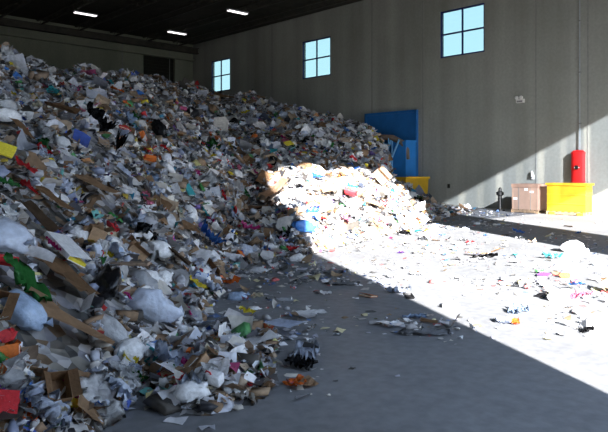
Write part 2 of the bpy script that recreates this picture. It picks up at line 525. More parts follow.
W_ = [(0.78,0.77,0.78),(0.68,0.68,0.72),(0.60,0.58,0.57),(0.85,0.84,0.86),(0.50,0.50,0.54),(0.74,0.70,0.64),(0.42,0.41,0.42),(0.80,0.80,0.84),(0.62,0.63,0.70),(0.55,0.52,0.48)]
kinds = [
 ('paper_scraps', 25000, patches+balls[:6]+strips[:4], 0.75, W_, 0.75, 'countless torn white and grey paper scraps all over the heap', 'paper scraps'),
 ('film_scraps', 13000, patches[:16]+balls, 0.8, [(0.50,0.52,0.60),(0.36,0.38,0.44),(0.26,0.27,0.32),(0.62,0.65,0.75),(0.20,0.21,0.26),(0.45,0.45,0.46),(0.70,0.72,0.80),(0.30,0.34,0.48)], 0.3, 'countless bits of grey and bluish plastic film all over the heap', 'plastic scraps'),
 ('cardboard_scraps', 10500, patches[10:30]+blocks, 0.6, [(0.30,0.20,0.13),(0.24,0.16,0.10),(0.40,0.28,0.18),(0.20,0.13,0.08),(0.34,0.25,0.18),(0.44,0.34,0.25)], 0.85, 'countless brown cardboard scraps all over the heap', 'cardboard scraps'),
 ('dark_scraps', 5500, patches[:12]+strips+blocks, 0.8, [(0.03,0.03,0.035),(0.06,0.055,0.05),(0.10,0.09,0.08),(0.05,0.06,0.09),(0.13,0.12,0.12)], 0.5, 'countless dark and black scraps scattered through the heap', 'dark scraps'),
 ('printed_packaging_scraps', 6500, patches[:20]+blocks[:5]+strips[:5], 0.7, [(0.62,0.05,0.05),(0.70,0.16,0.05),(0.08,0.14,0.50),(0.10,0.32,0.12),(0.72,0.55,0.08),(0.05,0.26,0.42),(0.55,0.10,0.24),(0.30,0.45,0.62),(0.66,0.34,0.16),(0.18,0.12,0.36),(0.75,0.68,0.30),(0.15,0.42,0.40)], 0.45, 'countless small bright bits of printed packaging through the heap', 'packaging scraps'),
]
# small litter on the floor beyond the toe of the heap
def floor_litter(name, n, cols, cxy, lab):
    P = []
    for (px, py, sx_, sy_, w) in cxy:
        m = int(n*w)
        X0, Y0 = np.array(to_xy(px, 1059/(py-169)))
        ex, ey = rng.normal(0, sx_, m), rng.normal(0, sy_, m)
        P.append(np.stack([X0+ex*RT[0]+ey*FW[0], Y0+ex*RT[1]+ey*FW[1]], 1))
    P = np.concatenate(P); P = P[(P[:,0] < -0.5) & (H(P[:,0], P[:,1], False) <= 0.02)]
    sz = np.exp(rng.normal(math.log(0.055), 0.55, len(P)))
    pos = np.stack([P[:,0], P[:,1], 0.006+sz*0.08], 1)
    scraps(name, pos, np.minimum(sz, .25), patches[:20]+balls[:5]+strips[:4], 0.28, island_mat(name, cols, 0.6), lab, 'litter')
spots = [(285,262,1.1,.45,.10),(325,276,.7,.6,.16),(262,272,.6,.5,.08),(250,300,.6,.7,.10),(270,330,.4,.4,.12),(250,380,.4,.35,.06),
         (420,326,.35,.3,.06),(400,245,1.0,1.2,.25),(440,226,1.1,1.4,.25),(470,214,1.0,.9,.12),(560,240,.9,.9,.10),(550,262,1.2,1.2,.14),
         (575,290,.7,.6,.14),(520,285,.6,.6,.06),(470,260,1.0,1.2,.08),(600,320,.5,.4,.06),(500,222,1.5,1.0,.06)]
floor_litter('floor_litter', 1250, W_+[(0.5,0.5,0.6),(0.6,0.15,0.15),(0.15,0.25,0.5),(0.35,0.25,0.16),(0.1,0.1,0.1),(0.7,0.65,0.4)], spots,
             'fine litter of paper and plastic bits strewn over the concrete floor')

# ------------------------------------------------------------------ individual items of rubbish
COL = {
 'white': (0.88,0.88,0.90), 'pale grey': (0.56,0.57,0.60), 'cream': (0.72,0.66,0.52), 'grey': (0.34,0.35,0.38), 'bluish white': (0.62,0.68,0.82),
 'pale blue': (0.40,0.52,0.72), 'blue': (0.06,0.20,0.58), 'red': (0.62,0.03,0.04), 'orange': (0.80,0.20,0.04), 'yellow': (0.82,0.68,0.06),
 'green': (0.05,0.24,0.06), 'dark green': (0.03,0.14,0.04), 'pink': (0.72,0.22,0.34), 'magenta': (0.56,0.04,0.24), 'teal': (0.05,0.36,0.40), 'purple': (0.20,0.08,0.38),
 'brown': (0.29,0.17,0.09), 'tan': (0.42,0.27,0.16), 'dark brown': (0.12,0.075,0.045), 'black': (0.012,0.012,0.014), 'pale brown': (0.50,0.38,0.27),
 'light tan': (0.62,0.44,0.30),
}
MC = {}
def cm(col, finish='matt'):
    k = (col, finish)
    if k not in MC:
        r = {'matt': 0.8, 'gloss': 0.25, 'satin': 0.5}[finish]
        MC[k] = mat(('%s_%s' % (col, finish)).replace(' ', '_'), tuple(c*0.95 for c in COL[col]), r, var=0.14, scale=9, bump=0.3 if finish != 'gloss' else 0.5)
    return MC[k]

def sheet_bm(w, h, n, m, crumple, fold=0.0, thick=0.0015, ragged=0.0):
    bm = bmesh.new(); s = Vector((random.uniform(-50, 50), random.uniform(-50, 50), 0))
    fa = random.uniform(0, PI)
    G = []
    for i in range(n+1):
        row = []
        for j in range(m+1):
            x = (i/n-.5)*w; y = (j/m-.5)*h
            q = Vector((x, y, 0))
            z = crumple*(noise.noise(q*9+s)*.6+abs(noise.noise(q*5+s*1.3))*1.0+noise.noise(q*19+s)*.3)
            z += fold*abs(x*math.cos(fa)+y*math.sin(fa))
            edge = i in (0, n) or j in (0, m)
            r = ragged if edge else ragged*.4
            row.append(bm.verts.new((x+random.uniform(-r, r), y+random.uniform(-r, r), z)))
        G.append(row)
    for i in range(n):
        for j in range(m): bm.faces.new((G[i][j], G[i+1][j], G[i+1][j+1], G[i][j+1]))
    if thick:
        r = bmesh.ops.solidify(bm, geom=bm.faces[:], thickness=thick)
    return bm

def bag_bm(a, b, c, sub=3, amp=0.22):
    bm = bmesh.new(); bmesh.ops.create_icosphere(bm, subdivisions=sub, radius=1)
    s = Vector((random.uniform(-50, 50),)*3)
    for v in bm.verts:
        p = v.co.copy()
        d = 1+amp*(1.2*noise.noise(p*1.6+s)+abs(noise.noise(p*3.4+s))*1.3-abs(noise.noise(p*7+s))*.7)
        if p.z < -0.3: d *= 0.95
        v.co = Vector((p.x*a*d, p.y*b*d, max(p.z, -0.55)*c*d))
    return bm

def P_sheet():
    return [('', sheet_bm(1, random.uniform(.65, .8), 9, 7, .16, random.uniform(0, .35), .006, .01), False)]
def P_torn():
    return [('', sheet_bm(1, random.uniform(.5, .95), 7, 6, .3, random.uniform(0, .5), .006, .07), False)]
def P_bag():
    b = bag_bm(.5, random.uniform(.33, .46), random.uniform(.24, .38))
    k = bmesh.new(); tube(k, [(.38, 0, .05), (.5, .02, .1), (.58, .05, .16)], [.07, .03, .1], 8)
    return [('', b, True), ('knot', k, True)]
def P_film():
    return [('', sheet_bm(1, random.uniform(.4, .8), 10, 7, .42, .2, 0.004, .05), True)]
def P_cboard():
    return [('', sheet_bm(1, random.uniform(.45, .8), 5, 4, .06, random.uniform(0, .4), .03, .015), False)]
def P_box():
    w, d, h = .5, random.uniform(.3, .4), random.uniform(.16, .3)
    t = .015
    b = boxes((-w,w,-d,d,0,t), (-w,w,-d,-d+t,t,h*2), (-w,w,d-t,d,t,h*2), (-w,-w+t,-d+t,d-t,t,h*2), (w-t,w,-d+t,d-t,t,h*2))
    out = [('', b, False)]
    for sgn in (-1, 1):
        f = bmesh.new(); a = random.uniform(.2, 1.2)
        v = [f.verts.new(p) for p in ((-w, sgn*d, h*2), (w, sgn*d, h*2), (w*.96, sgn*(d+.3*math.cos(a)), h*2+.3*math.sin(a)), (-w*.96, sgn*(d+.3*math.cos(a)), h*2+.3*math.sin(a)))]
        f.faces.new(v); bmesh.ops.solidify(f, geom=f.faces[:], thickness=t)
        out.append(('flap', f, False))
    return out
def P_bottle():
    b = lathe(bmesh.new(), [(.08,0),(.13,.02),(.135,.2),(.12,.3),(.135,.4),(.13,.62),(.06,.8),(.045,.88)], 14)
    c = lathe(bmesh.new(), [(.055,.86),(.055,.94),(.045,.96)], 12)
    rot = Matrix.Rotation(PI/2, 4, 'Y') @ Matrix.Translation((-.1, 0, -.45))
    for q in (b, c): q.transform(rot)
    return [('', b, True), ('cap', c, False)]
def P_jug():
    b = bmesh.new(); bmesh.ops.create_cube(b, size=1)
    for v in b.verts: v.co = Vector((v.co.x*.7, v.co.y*.45, v.co.z*.45+.2))
    bevel(b, .08, 3)
    n_ = lathe(bmesh.new(), [(.13,.0),(.06,.12),(.055,.18)], 12)
    n_.transform(Matrix.Translation((.34, 0, .2)) @ Matrix.Rotation(PI/2, 4, 'Y'))
    h = tube(bmesh.new(), [(.05,.1,.4),(.1,.1,.52),(.28,.08,.52),(.36,.06,.36)], .03, 8)
    c = lathe(bmesh.new(), [(.075,0),(.075,.07)], 12); c.transform(Matrix.Translation((.5, 0, .2)) @ Matrix.Rotation(PI/2, 4, 'Y'))
    return [('', b, True), ('neck', n_, True), ('handle', h, True), ('cap', c, False)]
def P_can():
    b = lathe(bmesh.new(), [(.17,0),(.2,.03),(.2,.32),(.19,.5),(.2,.72),(.17,.76)], 16)
    c = lathe(bmesh.new(), [(.16,.755),(.16,.772)], 16)
    rot = Matrix.Rotation(PI/2, 4, 'Y') @ Matrix.Translation((-.18, 0, -.38))
    for q in (b, c): q.transform(rot)
    return [('', b, True), ('can_end', c, False)]
def P_carton():
    b = bmesh.new()
    v = [b.verts.new(p) for p in ((-.5,-.2,0),(.3,-.2,0),(.3,.2,0),(-.5,.2,0),(-.5,-.2,.4),(.3,-.2,.4),(.3,.2,.4),(-.5,.2,.4),(.5,-.2,.2),(.5,.2,.2))]
    for f in ((0,3,2,1),(0,1,5,4),(2,3,7,6),(3,0,4,7),(4,5,6,7),(1,8,5),(2,6,9),(5,8,9,6),(1,2,9,8)): b.faces.new([v[i] for i in f])
    c = lathe(bmesh.new(), [(.07,0),(.07,.07)], 10); c.transform(Matrix.Translation((.4,0,.3)) @ Matrix.Rotation(PI/4, 4, 'Y'))
    return [('', b, False), ('spout', c, False)]
def P_cup():
    b = lathe(bmesh.new(), [(.2,0),(.22,.01),(.3,.7),(.32,.72),(.29,.72),(.2,.04),(.01,.03)], 16)
    l = lathe(bmesh.new(), [(.335,.7),(.34,.75),(.28,.79),(.02,.79)], 16)
    rot = Matrix.Rotation(PI*.47, 4, 'Y') @ Matrix.Translation((-.2, 0, -.4))
    for q in (b, l): q.transform(rot)
    return [('', b, True), ('lid', l, True)]
def P_tray():
    b = bmesh.new(); bmesh.ops.create_cube(b, size=1)
    for v in b.verts:
        k = 1 if v.co.z > 0 else .75
        v.co = Vector((v.co.x*k, v.co.y*.7*k, (v.co.z+.5)*.2))
    top = [f for f in b.faces if f.normal.z > .9 or all(q.co.z > .15 for q in f.verts)]
    r = bmesh.ops.inset_individual(b, faces=top, thickness=.06)
    for f in top:
        for v in f.verts: v.co.z -= .15; v.co.x *= .85; v.co.y *= .85
    return [('', b, False)]
def P_book():
    pg = boxes((-.48,.48,-.36,.36,.015,.07)); cv = bmesh.new()
    box(cv, -.5,.5,-.38,.38,0,.015); box(cv, -.5,.5,-.38,.38,.07,.085); box(cv, -.5,.5,-.395,-.38,0,.085)
    for v in cv.verts:
        if v.co.z > .06: v.co.z += max(0, v.co.y)*.3
    return [('', pg, False), ('cover', cv, False)]

KINDS = {
 # name: (builder, variants, size range, finish, colours+weights, second colours, label noun, category, plural)
 'paper_sheet': (P_sheet, 8, (.22,.42), 'matt', {'white':6,'pale grey':3,'cream':2,'bluish white':3}, None, 'crumpled sheet of paper', 'paper'),
 'torn_paper': (P_torn, 8, (.16,.36), 'matt', {'white':5,'pale grey':3,'cream':2,'pink':1,'yellow':.6,'bluish white':2}, None, 'torn piece of paper', 'paper'),
 'plastic_bag': (P_bag, 7, (.26,.52), 'gloss', {'white':5,'bluish white':4,'pale grey':4,'pale blue':1,'black':1.6,'blue':.5,'grey':1}, None, 'bunched plastic bag', 'plastic bag'),
 'plastic_wrap': (P_film, 8, (.25,.6), 'gloss', {'bluish white':4,'pale grey':4,'white':3,'black':1.6,'pale blue':1,'blue':.5,'dark green':.5,'grey':2}, None, 'crinkled piece of plastic film', 'plastic film'),
 'cardboard_piece': (P_cboard, 7, (.24,.55), 'matt', {'brown':4,'tan':4,'dark brown':2,'pale brown':3}, None, 'bent piece of cardboard', 'cardboard'),
 'cardboard_box': (P_box, 5, (.22,.4), 'matt', {'brown':3,'tan':4,'pale brown':3,'white':1}, None, 'open crushed cardboard box', 'box'),
 'plastic_bottle': (P_bottle, 2, (.26,.36), 'gloss', {'bluish white':4,'pale blue':3,'green':1.3,'white':2}, ('blue','red','white','green'), 'plastic bottle', 'bottle'),
 'milk_jug': (P_jug, 1, (.26,.34), 'satin', {'white':3,'bluish white':2}, ('red','blue','green'), 'plastic jug', 'jug'),
 'drink_can': (P_can, 1, (.15,.2), 'gloss', {'red':2,'blue':2,'pale grey':3,'green':1}, ('pale grey',), 'empty drink can', 'can'),
 'drink_carton': (P_carton, 1, (.24,.32), 'satin', {'white':2,'orange':2,'red':1,'blue':1,'green':1,'yellow':1}, ('white','red'), 'drink carton', 'carton'),
 'paper_cup': (P_cup, 1, (.16,.24), 'satin', {'white':4,'red':2,'tan':1}, ('white','black'), 'paper cup', 'cup'),
 'food_tray': (P_tray, 1, (.2,.32), 'satin', {'white':3,'yellow':1,'pale grey':2,'black':1,'orange':1}, None, 'shallow empty food tray', 'tray'),
 'magazine': (P_book, 2, (.24,.34), 'satin', {'white':3,'cream':2}, ('red','yellow','blue','teal','magenta','orange','green','purple'), 'thumbed magazine with a cover', 'magazine'),
 'packet': (P_torn, 5, (.16,.32), 'gloss', {'red':4,'orange':3,'yellow':3,'blue':3,'green':3,'teal':2,'magenta':1.5,'purple':1,'pink':1.5}, None, 'crumpled empty packet', 'packet'),
}
PROTO = {}
for kn, spec in KINDS.items():
    PROTO[kn] = []
    for v in range(spec[1]):
        PROTO[kn].append([(pn, to_mesh(kn if not pn else pn, bm_, cm('white'), sm)) for pn, bm_, sm in spec[0]()])

def put(kind, loc, size, rot, col, col2=None, label=None, cat=None, finish=None, variant=None, name=None):
    sp = KINDS[kind]; parts = random.choice(PROTO[kind]) if variant is None else PROTO[kind][variant % len(PROTO[kind])]
    fin = finish or sp[3]
    root = None
    for pn, me_ in parts:
        o = bpy.data.objects.new(name or kind if root is None else pn, me_)
        C.objects.link(o)
        s = o.material_slots[0]; s.link = 'OBJECT'
        s.material = cm(col if root is None or col2 is None else col2, fin)
        if root is None:
            root = o; o.location = loc; o.rotation_euler = rot
            o.scale = (size,)*3 if not isinstance(size, tuple) else size
        else: o.parent = root
    if label: tag(root, label, cat or sp[7])
    return root

def lie(x, y, spin, tilt):
    nrm = normal(x, y)
    nrm = (nrm + Vector((random.gauss(0, tilt), random.gauss(0, tilt), 0))).normalized()
    q = nrm.to_track_quat('Z', 'Y')
    return (q @ Euler((0, 0, spin)).to_quaternion()).to_euler()

HERO = []; HPX = []
# ---- the pieces one can single out in the photograph
def at(kind, px, py, wpx, col, label, col2=None, dz=0.02, spin=None, tilt=0.1, finish=None, cat=None, variant=None, asp=1.0, name=None, thick=1.0, rot=None):
    h = hit(px, py)
    if h is None: return None
    p, Y = h
    s = wpx/F*Y
    loc = (p[0], p[1], p[2]+dz+(0.05 if dz > .03 else 0))
    hk = (px-304)/F
    HERO.append((p[0], p[1], s*.42*min(1, asp+.25)))
    HERO.append((p[0]-(FW[0]+RT[0]*hk)*s*.45, p[1]-(FW[1]+RT[1]*hk)*s*.45, s*.3))
    HPX.append((px, py, wpx*.5))
    # long axis across the line of sight unless told otherwise
    sp_ = math.radians(-43 + (spin if spin is not None else random.uniform(-25, 25)))
    if rot is None:
        q = (normal(p[0], p[1], .25) + Vector((random.gauss(0, tilt), random.gauss(0, tilt), 0))).normalized()
        X = Vector((math.cos(sp_), math.sin(sp_), 0)); X = (X - q*X.dot(q)).normalized(); Yv = q.cross(X)
        r = Matrix((X, Yv, q)).transposed().to_euler()
    else: r = rot
    return put(kind, loc, (s, s*asp, s*thick), r, col, col2, label, cat, finish, variant, name)

at('plastic_bag', 6, 256, 52, 'bluish white', 'big pale plastic bag bulging in at the left edge of the heap', 'bluish white', dz=.1, asp=1.1)
at('food_tray', 6, 282, 22, 'red', 'bright red tray at the left edge under the pale bag', dz=.1)
at('magazine', 64, 268, 56, 'yellow', 'white magazine with yellow edges slanting beside the pale bag at left', 'white', dz=.1, spin=-32, asp=.55, tilt=.05)
at('torn_paper', 52, 264, 24, 'magenta', 'magenta page along the edge of the slanting magazine', dz=.12, spin=-32, asp=.4)
at('cardboard_piece', 66, 290, 72, 'brown', 'broad brown cardboard panel under the slanting magazine', dz=.06, spin=-22, asp=.6)
at('plastic_wrap', 26, 300, 66, 'green', 'green sheet of plastic wrap in the near left corner', dz=.08, spin=-18, asp=.5, thick=.45, finish='gloss')
at('plastic_bag', 22, 326, 52, 'pale blue', 'pale blue translucent bag below the green plastic wrap', dz=.04, asp=.8)
at('plastic_bag', 107, 298, 50, 'black', 'black bin bag standing next to the large white bag', dz=.08, spin=-60, asp=.6)
at('plastic_bag', 152, 318, 50, 'bluish white', 'large white plastic bag low at the front of the heap', dz=.05, spin=5, asp=.8)
at('packet', 128, 312, 10, 'magenta', 'tiny magenta packet beside the large white bag', dz=.1)
at('cardboard_piece', 66, 338, 100, 'tan', 'long tan cardboard panel lowest at the front left', dz=.05, spin=10, asp=.35)
at('plastic_bag', 112, 334, 46, 'pale grey', 'flattened grey bag between tan cardboard and large white bag', dz=.02, asp=.7, thick=.6)
at('plastic_bag', 186, 334, 24, 'white', 'small white bag lying right of the large white bag', dz=.02)
at('cardboard_piece', 36, 232, 46, 'dark brown', 'dark brown cardboard above the pale bag at left', dz=.08, asp=.6)
at('cardboard_piece', 96, 196, 46, 'tan', 'wide tan cardboard sheet in the middle left of the slope', dz=.1, spin=-15, asp=.8)
at('cardboard_piece', 54, 212, 44, 'brown', 'long brown cardboard strip below the tan sheet', dz=.1, spin=-10, asp=.6)
at('cardboard_piece', 22, 140, 30, 'brown', 'brown cardboard slab on the upper far left slope', dz=.1, asp=.8)
at('cardboard_piece', 62, 120, 36, 'brown', 'brown cardboard slab near the upper left crest', dz=.12, spin=-20, asp=.6)
at('plastic_wrap', 96, 142, 44, 'black', 'long black strip of sheeting, upper of two on the left slope', dz=.3, spin=-28, asp=.28)
at('plastic_wrap', 118, 168, 46, 'black', 'black strip of sheeting running down the slope, lower of two', dz=.3, spin=-66, asp=.34)
at('plastic_bag', 158, 135, 22, 'black', 'black bag on the upper middle of the slope', dz=.08, spin=-30, asp=.6)
at('paper_sheet', 66, 172, 15, 'white', 'bright white sheet alone on the left slope', dz=.2, thick=.4)
at('paper_sheet', 124, 187, 17, 'bluish white', 'bluish white sheet at the end of the black strip', dz=.2, thick=.5)
at('paper_sheet', 131, 208, 20, 'white', 'flat white sheet below the black strip', dz=.2, asp=.7, thick=.4)
at('torn_paper', 25, 181, 24, 'red', 'red torn strip at the far left of the slope', dz=.1, spin=-5, asp=.3)
at('packet', 30, 205, 26, 'red', 'long red strip slanting over brown cardboard at left', dz=.12, spin=-30, asp=.25)
at('plastic_wrap', 6, 198, 24, 'green', 'green plastic wrap at the far left edge of the slope', dz=.1, asp=.6)
at('magazine', 4, 169, 20, 'cream', 'cream magazine at the far left edge of the slope', 'yellow', dz=.15)
at('plastic_bag', 8, 126, 26, 'white', 'white bag high at the far left edge', dz=.1)
at('plastic_bag', 14, 54, 20, 'pale grey', 'pale grey bag on the crest at the far left', dz=.05)
at('packet', 117, 98, 13, 'orange', 'bright orange packet just under the crest', dz=.14)
at('packet', 127, 111, 9, 'orange', 'small orange packet below the bright orange one', dz=.12)
at('packet', 99, 117, 9, 'yellow', 'narrow yellow packet near the upper crest', dz=.12, spin=70, asp=.4)
at('packet', 165, 156, 10, 'red', 'red packet in the middle of the shaded slope', dz=.12)
at('packet', 246, 117, 9, 'yellow', 'yellow packet high on the slope below the middle window', dz=.12)
at('cardboard_piece', 224, 101, 22, 'brown', 'brown cardboard on the crest right of the smallest window', dz=.12, spin=-10, asp=.5)
at('magazine', 188, 197, 14, 'white', 'teal covered magazine in the middle of the slope', 'teal', dz=.08)
at('plastic_bag', 238, 179, 12, 'white', 'round white bag beside the sunlit patch, in shade', dz=.1)
at('cardboard_piece', 262, 214, 34, 'brown', 'brown cardboard at the shaded edge of the sunlit patch', dz=.1, asp=.7)
at('cardboard_piece', 190, 237, 24, 'brown', 'brown curved cardboard above the blue plastic wrap', dz=.1, spin=40, asp=.7)
at('plastic_wrap', 209, 247, 34, 'blue', 'deep blue plastic wrap on the lower slope', dz=.1, spin=-35, asp=.55)
at('packet', 250, 237, 19, 'magenta', 'magenta packet on the lower slope above the floor', dz=.1, spin=15, asp=.5)
at('plastic_bag', 304, 232, 25, 'blue', 'bright blue bag at the edge of the sunlight', dz=.06, asp=.6)
at('plastic_bag', 297, 261, 16, 'white', 'white bag at the foot of the heap beside the shaded floor', dz=.02, asp=.6)
at('packet', 293, 254, 12, 'red', 'red packet at the foot of the heap above the white bag', dz=.05)
at('plastic_bag', 160, 262, 24, 'white', 'white bag in the middle of the near slope', dz=.1)
at('cardboard_piece', 178, 270, 26, 'dark brown', 'dark brown cardboard right of the near white bag', dz=.1)
at('plastic_wrap', 212, 298, 20, 'bluish white', 'bluish white plastic wrap beside the yellow packet', dz=.08)
at('packet', 197, 298, 17, 'yellow', 'bright yellow packet near the front of the heap', dz=.12, spin=-25)
at('plastic_bag', 238, 299, 20, 'pale blue', 'small pale blue bag where heap meets shaded floor', dz=.03)
at('packet', 247, 321, 16, 'yellow', 'yellow packet lying by the large white sheets in front', dz=.05)
at('paper_sheet', 284, 333, 36, 'bluish white', 'large flat white sheet on the shaded floor in front', dz=.05, spin=-35, asp=1.0, tilt=.02, variant=1, thick=.22)
at('paper_sheet', 311, 321, 30, 'white', 'flat white sheet to the right of the largest sheet', dz=.05, spin=15, asp=.8, tilt=.02, variant=2, thick=.22)
at('paper_sheet', 214, 332, 36, 'bluish white', 'bright white sheet hanging at the front edge of heap', dz=.06, spin=-50, asp=.6, variant=3, thick=.4)
at('plastic_bag', 255, 309, 12, 'white', 'little white bag on the floor above the yellow packet', dz=.0, thick=.6)
at('plastic_bag', 258, 272, 22, 'pale grey', 'pale grey crumpled bag on the shaded floor by the heap', dz=.01, asp=.7, thick=.7)
at('torn_paper', 240, 279, 20, 'white', 'white torn sheet on the floor under the grey bag', dz=.02, spin=-5, asp=.5)
at('packet', 228, 285, 24, 'orange', 'flat orange packet at the foot of the heap', dz=.03, spin=-5, asp=.4)
at('plastic_bag', 284, 300, 18, 'grey', 'grey crumpled lump alone on the shaded floor', dz=.0, thick=.4, asp=.6)
at('plastic_wrap', 322, 274, 40, 'grey', 'flattened grey plastic wrap on the shaded floor', dz=.01, asp=.6, thick=.25, tilt=.01, spin=0)
at('plastic_wrap', 342, 285, 34, 'grey', 'flattened grey plastic wrap nearest the edge of sunlight', dz=.01, asp=.5, thick=.22, tilt=.01, spin=-5)
at('torn_paper', 313, 282, 8, 'white', 'white scrap beside the flattened plastic wrap', dz=.02)
at('torn_paper', 326, 295, 11, 'white', 'white scrap alone on the shaded floor', dz=.02)
at('plastic_wrap', 414, 319, 24, 'pale blue', 'pale blue wrap on the shaded floor at bottom middle', dz=.02, asp=.5, thick=.5, tilt=.03)
at('cardboard_piece', 429, 323, 17, 'brown', 'small brown cardboard right of the pale blue wrap', dz=.02, thick=.7)
at('plastic_wrap', 424, 335, 50, 'grey', 'flattened grey wrap on the floor below the pale blue one', dz=.01, asp=.4, thick=.3, tilt=.01, spin=0)
at('cardboard_piece', 330, 196, 17, 'light tan', 'upright light tan cardboard in the sunlit patch', dz=.14, spin=10, tilt=.2)
at('food_tray', 350, 200, 13, 'red', 'round red tray in the middle of the sunlit patch', dz=.12)
at('cardboard_box', 378, 184, 15, 'light tan', 'light tan box at the top right of the sunlit patch', dz=.1)
at('cardboard_piece', 276, 196, 28, 'light tan', 'light tan cardboard at the left of the sunlit patch', dz=.12)
at('cardboard_piece', 372, 208, 17, 'light tan', 'light tan cardboard low in the sunlit patch', dz=.1)
at('torn_paper', 352, 193, 11, 'teal', 'teal paper above the round red tray', dz=.12, asp=.5)
at('packet', 318, 183, 12, 'blue', 'small blue packet in the sunlit patch', dz=.12)
at('plastic_bag', 424, 196, 16, 'blue', 'blue bag below the yellow skip', dz=.08)
at('packet', 346, 224, 10, 'pink', 'pink packet low in the sunlit patch', dz=.08)
at('cardboard_piece', 485, 256, 32, 'tan', 'dark edged tan cardboard alone on the sunlit floor', dz=.03, spin=-5, asp=.35)
at('plastic_wrap', 484, 258, 26, 'black', 'black wrap under the tan cardboard on the sunlit floor', dz=.01, spin=-6, asp=.3, thick=.5)
at('packet', 470, 243, 8, 'red', 'red packet on the sunlit floor near the heap', dz=.02)
at('packet', 553, 259, 20, 'teal', 'teal packet on the sunlit floor at right', dz=.03, asp=.4)
at('plastic_bag', 574, 252, 26, 'white', 'white bag on the sunlit floor behind the teal packet', dz=.03, asp=.6)
at('plastic_wrap', 526, 287, 24, 'grey', 'dark grey wrap on the middle of the sunlit floor', dz=.01, asp=.4, thick=.5)
at('plastic_bag', 541, 297, 12, 'black', 'small black bag on the sunlit floor', dz=.01, thick=.7)
at('packet', 582, 303, 20, 'pink', 'pink packet on the sunlit floor at lower right', dz=.05)
at('packet', 577, 292, 12, 'blue', 'blue packet behind the pink one on the sunlit floor', dz=.05)
at('plastic_bag', 563, 300, 34, 'white', 'white bag left of the pink packet on sunlit floor', dz=.03, asp=.6)
at('plastic_bag', 604, 331, 42, 'white', 'white bag at the right edge of the sunlit floor', dz=.03, asp=.7)
at('plastic_wrap', 588, 333, 14, 'black', 'black wrap stuck to the white bag at right edge', dz=.02)
at('packet', 518, 233, 12, 'blue', 'blue packet in the shaded strip on the floor', dz=.02, asp=.4)
at('cardboard_piece', 452, 208, 24, 'dark brown', 'dark brown cardboard at the far right toe of the heap', dz=.06)
at('cardboard_piece', 466, 212, 16, 'brown', 'small brown cardboard beyond the right toe of the heap', dz=.04)

kinds.append(('paper_shreds', 15000, patches[:24]+strips, 0.8, [(0.86,0.86,0.88),(0.78,0.80,0.88),(0.84,0.80,0.76),(0.60,0.60,0.66),(0.05,0.05,0.06),(0.30,0.20,0.13),(0.80,0.80,0.82),(0.10,0.09,0.09)], 0.6, 'countless tiny shreds of paper littering the surface of the heap', 'paper shreds'))
for name, cnt, tp, tilt, cols, rough, lab, cat in kinds:
    a = heap_points(cnt)
    for hx, hy, hr in HERO: a = a[((a[:,0]-hx)**2+(a[:,1]-hy)**2) > hr*hr]
    cnt = len(a)
    sz = np.exp(rng.normal(math.log(0.108), 0.42, cnt)) * np.interp(a[:,3], [3, 10, 28], [0.75, 1.0, 1.45])
    if name == 'printed_packaging_scraps': sz *= 0.8
    if name == 'paper_shreds': sz *= 0.6
    pos = a[:, :3].copy(); pos[:, 2] += sz*rng.uniform(0.0, 0.35, cnt) + (0.04 if name == 'paper_shreds' else 0)
    scraps(name, pos, np.minimum(sz, 0.5), tp, tilt, island_mat(name, cols, rough), lab, cat)


# wooden plank
h, Y = hit(122, 275)
t = empty('wooden_plank', (h[0], h[1], h[2]+.1), 'short wooden plank end lying on the near slope', 'plank', rz=math.radians(-43-2))
obj('board', (bevel(boxes((-.16-.02*Y, .16+.02*Y, -.06, .06, 0, .035)), .004), mat('weathered_wood', (0.30,0.22,0.16), .7, var=.3, scale=20)), t)

# ---- many more, told apart by kind, colour and whereabouts
def zone(px, py, Y, p):
    lit = (p[1]+16)*.539 - 21.54 < p[0] and p[2] < .495*(2.585-p[1])
    onheap = H(p[0], p[1], False) > 0.04
    if not onheap:
        return 'on the sunlit floor' if lit and not ((p[1]+16)*.539-15.1 < p[0] < (p[1]+16)*.539-12.3) else 'on the shaded floor'
    if lit:
        if px < 330: return 'in the left of the sunlit patch'
        if px < 385: return 'in the middle of the sunlit patch'
        return 'at the right end of the sunlit patch'
    sil = np.interp(px, SIL[:,0], SIL[:,1])
    if py < sil+16: return 'along the crest' + (' at far left' if px < 70 else ' below the shutter' if px < 200 else ' below the windows' if px < 320 else ' near the blue hopper')
    if py > 342: return 'at the very front foot of the heap'
    col = 'far left' if px < 60 else 'left' if px < 130 else 'middle' if px < 210 else 'right'
    row = 'upper' if py < sil+60 else 'middle' if py < sil+130 else 'lower'
    return 'on the %s slope at %s' % (row, col) if col != row else 'on the middle of the slope'

cands = {'paper_sheet': 170, 'torn_paper': 210, 'plastic_bag': 110, 'plastic_wrap': 170, 'cardboard_piece': 135, 'cardboard_box': 20,
         'plastic_bottle': 46, 'milk_jug': 22, 'drink_can': 34, 'drink_carton': 26, 'paper_cup': 26, 'food_tray': 26, 'magazine': 36, 'packet': 190}
placed = []
def rand_spot(floor=False):
    while True:
        if floor:
            px, py = random.choice([(random.uniform(230, 400), random.uniform(258, 300)), (random.uniform(215, 310), random.uniform(305, 400)),
                                    (random.uniform(380, 600), random.uniform(218, 330)), (random.gauss(570, 25), random.gauss(285, 22)), (random.gauss(430, 22), random.gauss(228, 8)),
                                    (random.gauss(430, 22), random.gauss(228, 8))])
            if not (0 < px < 606 and 205 < py < 431): continue
        else:
            px = random.uniform(-20, 470); s = np.interp(px, SIL[:,0], SIL[:,1])
            py = random.uniform(s+2, 425 if px < 220 else 260)
        r = hit(px, py)
        if r is None: continue
        p, Y = r
        on = H(p[0], p[1], False) > 0.03
        if on == floor: continue
        if any((px-a)**2+(py-b-4)**2 < (c+5)**2 for a, b, c in HPX): continue
        return px, py, p, Y
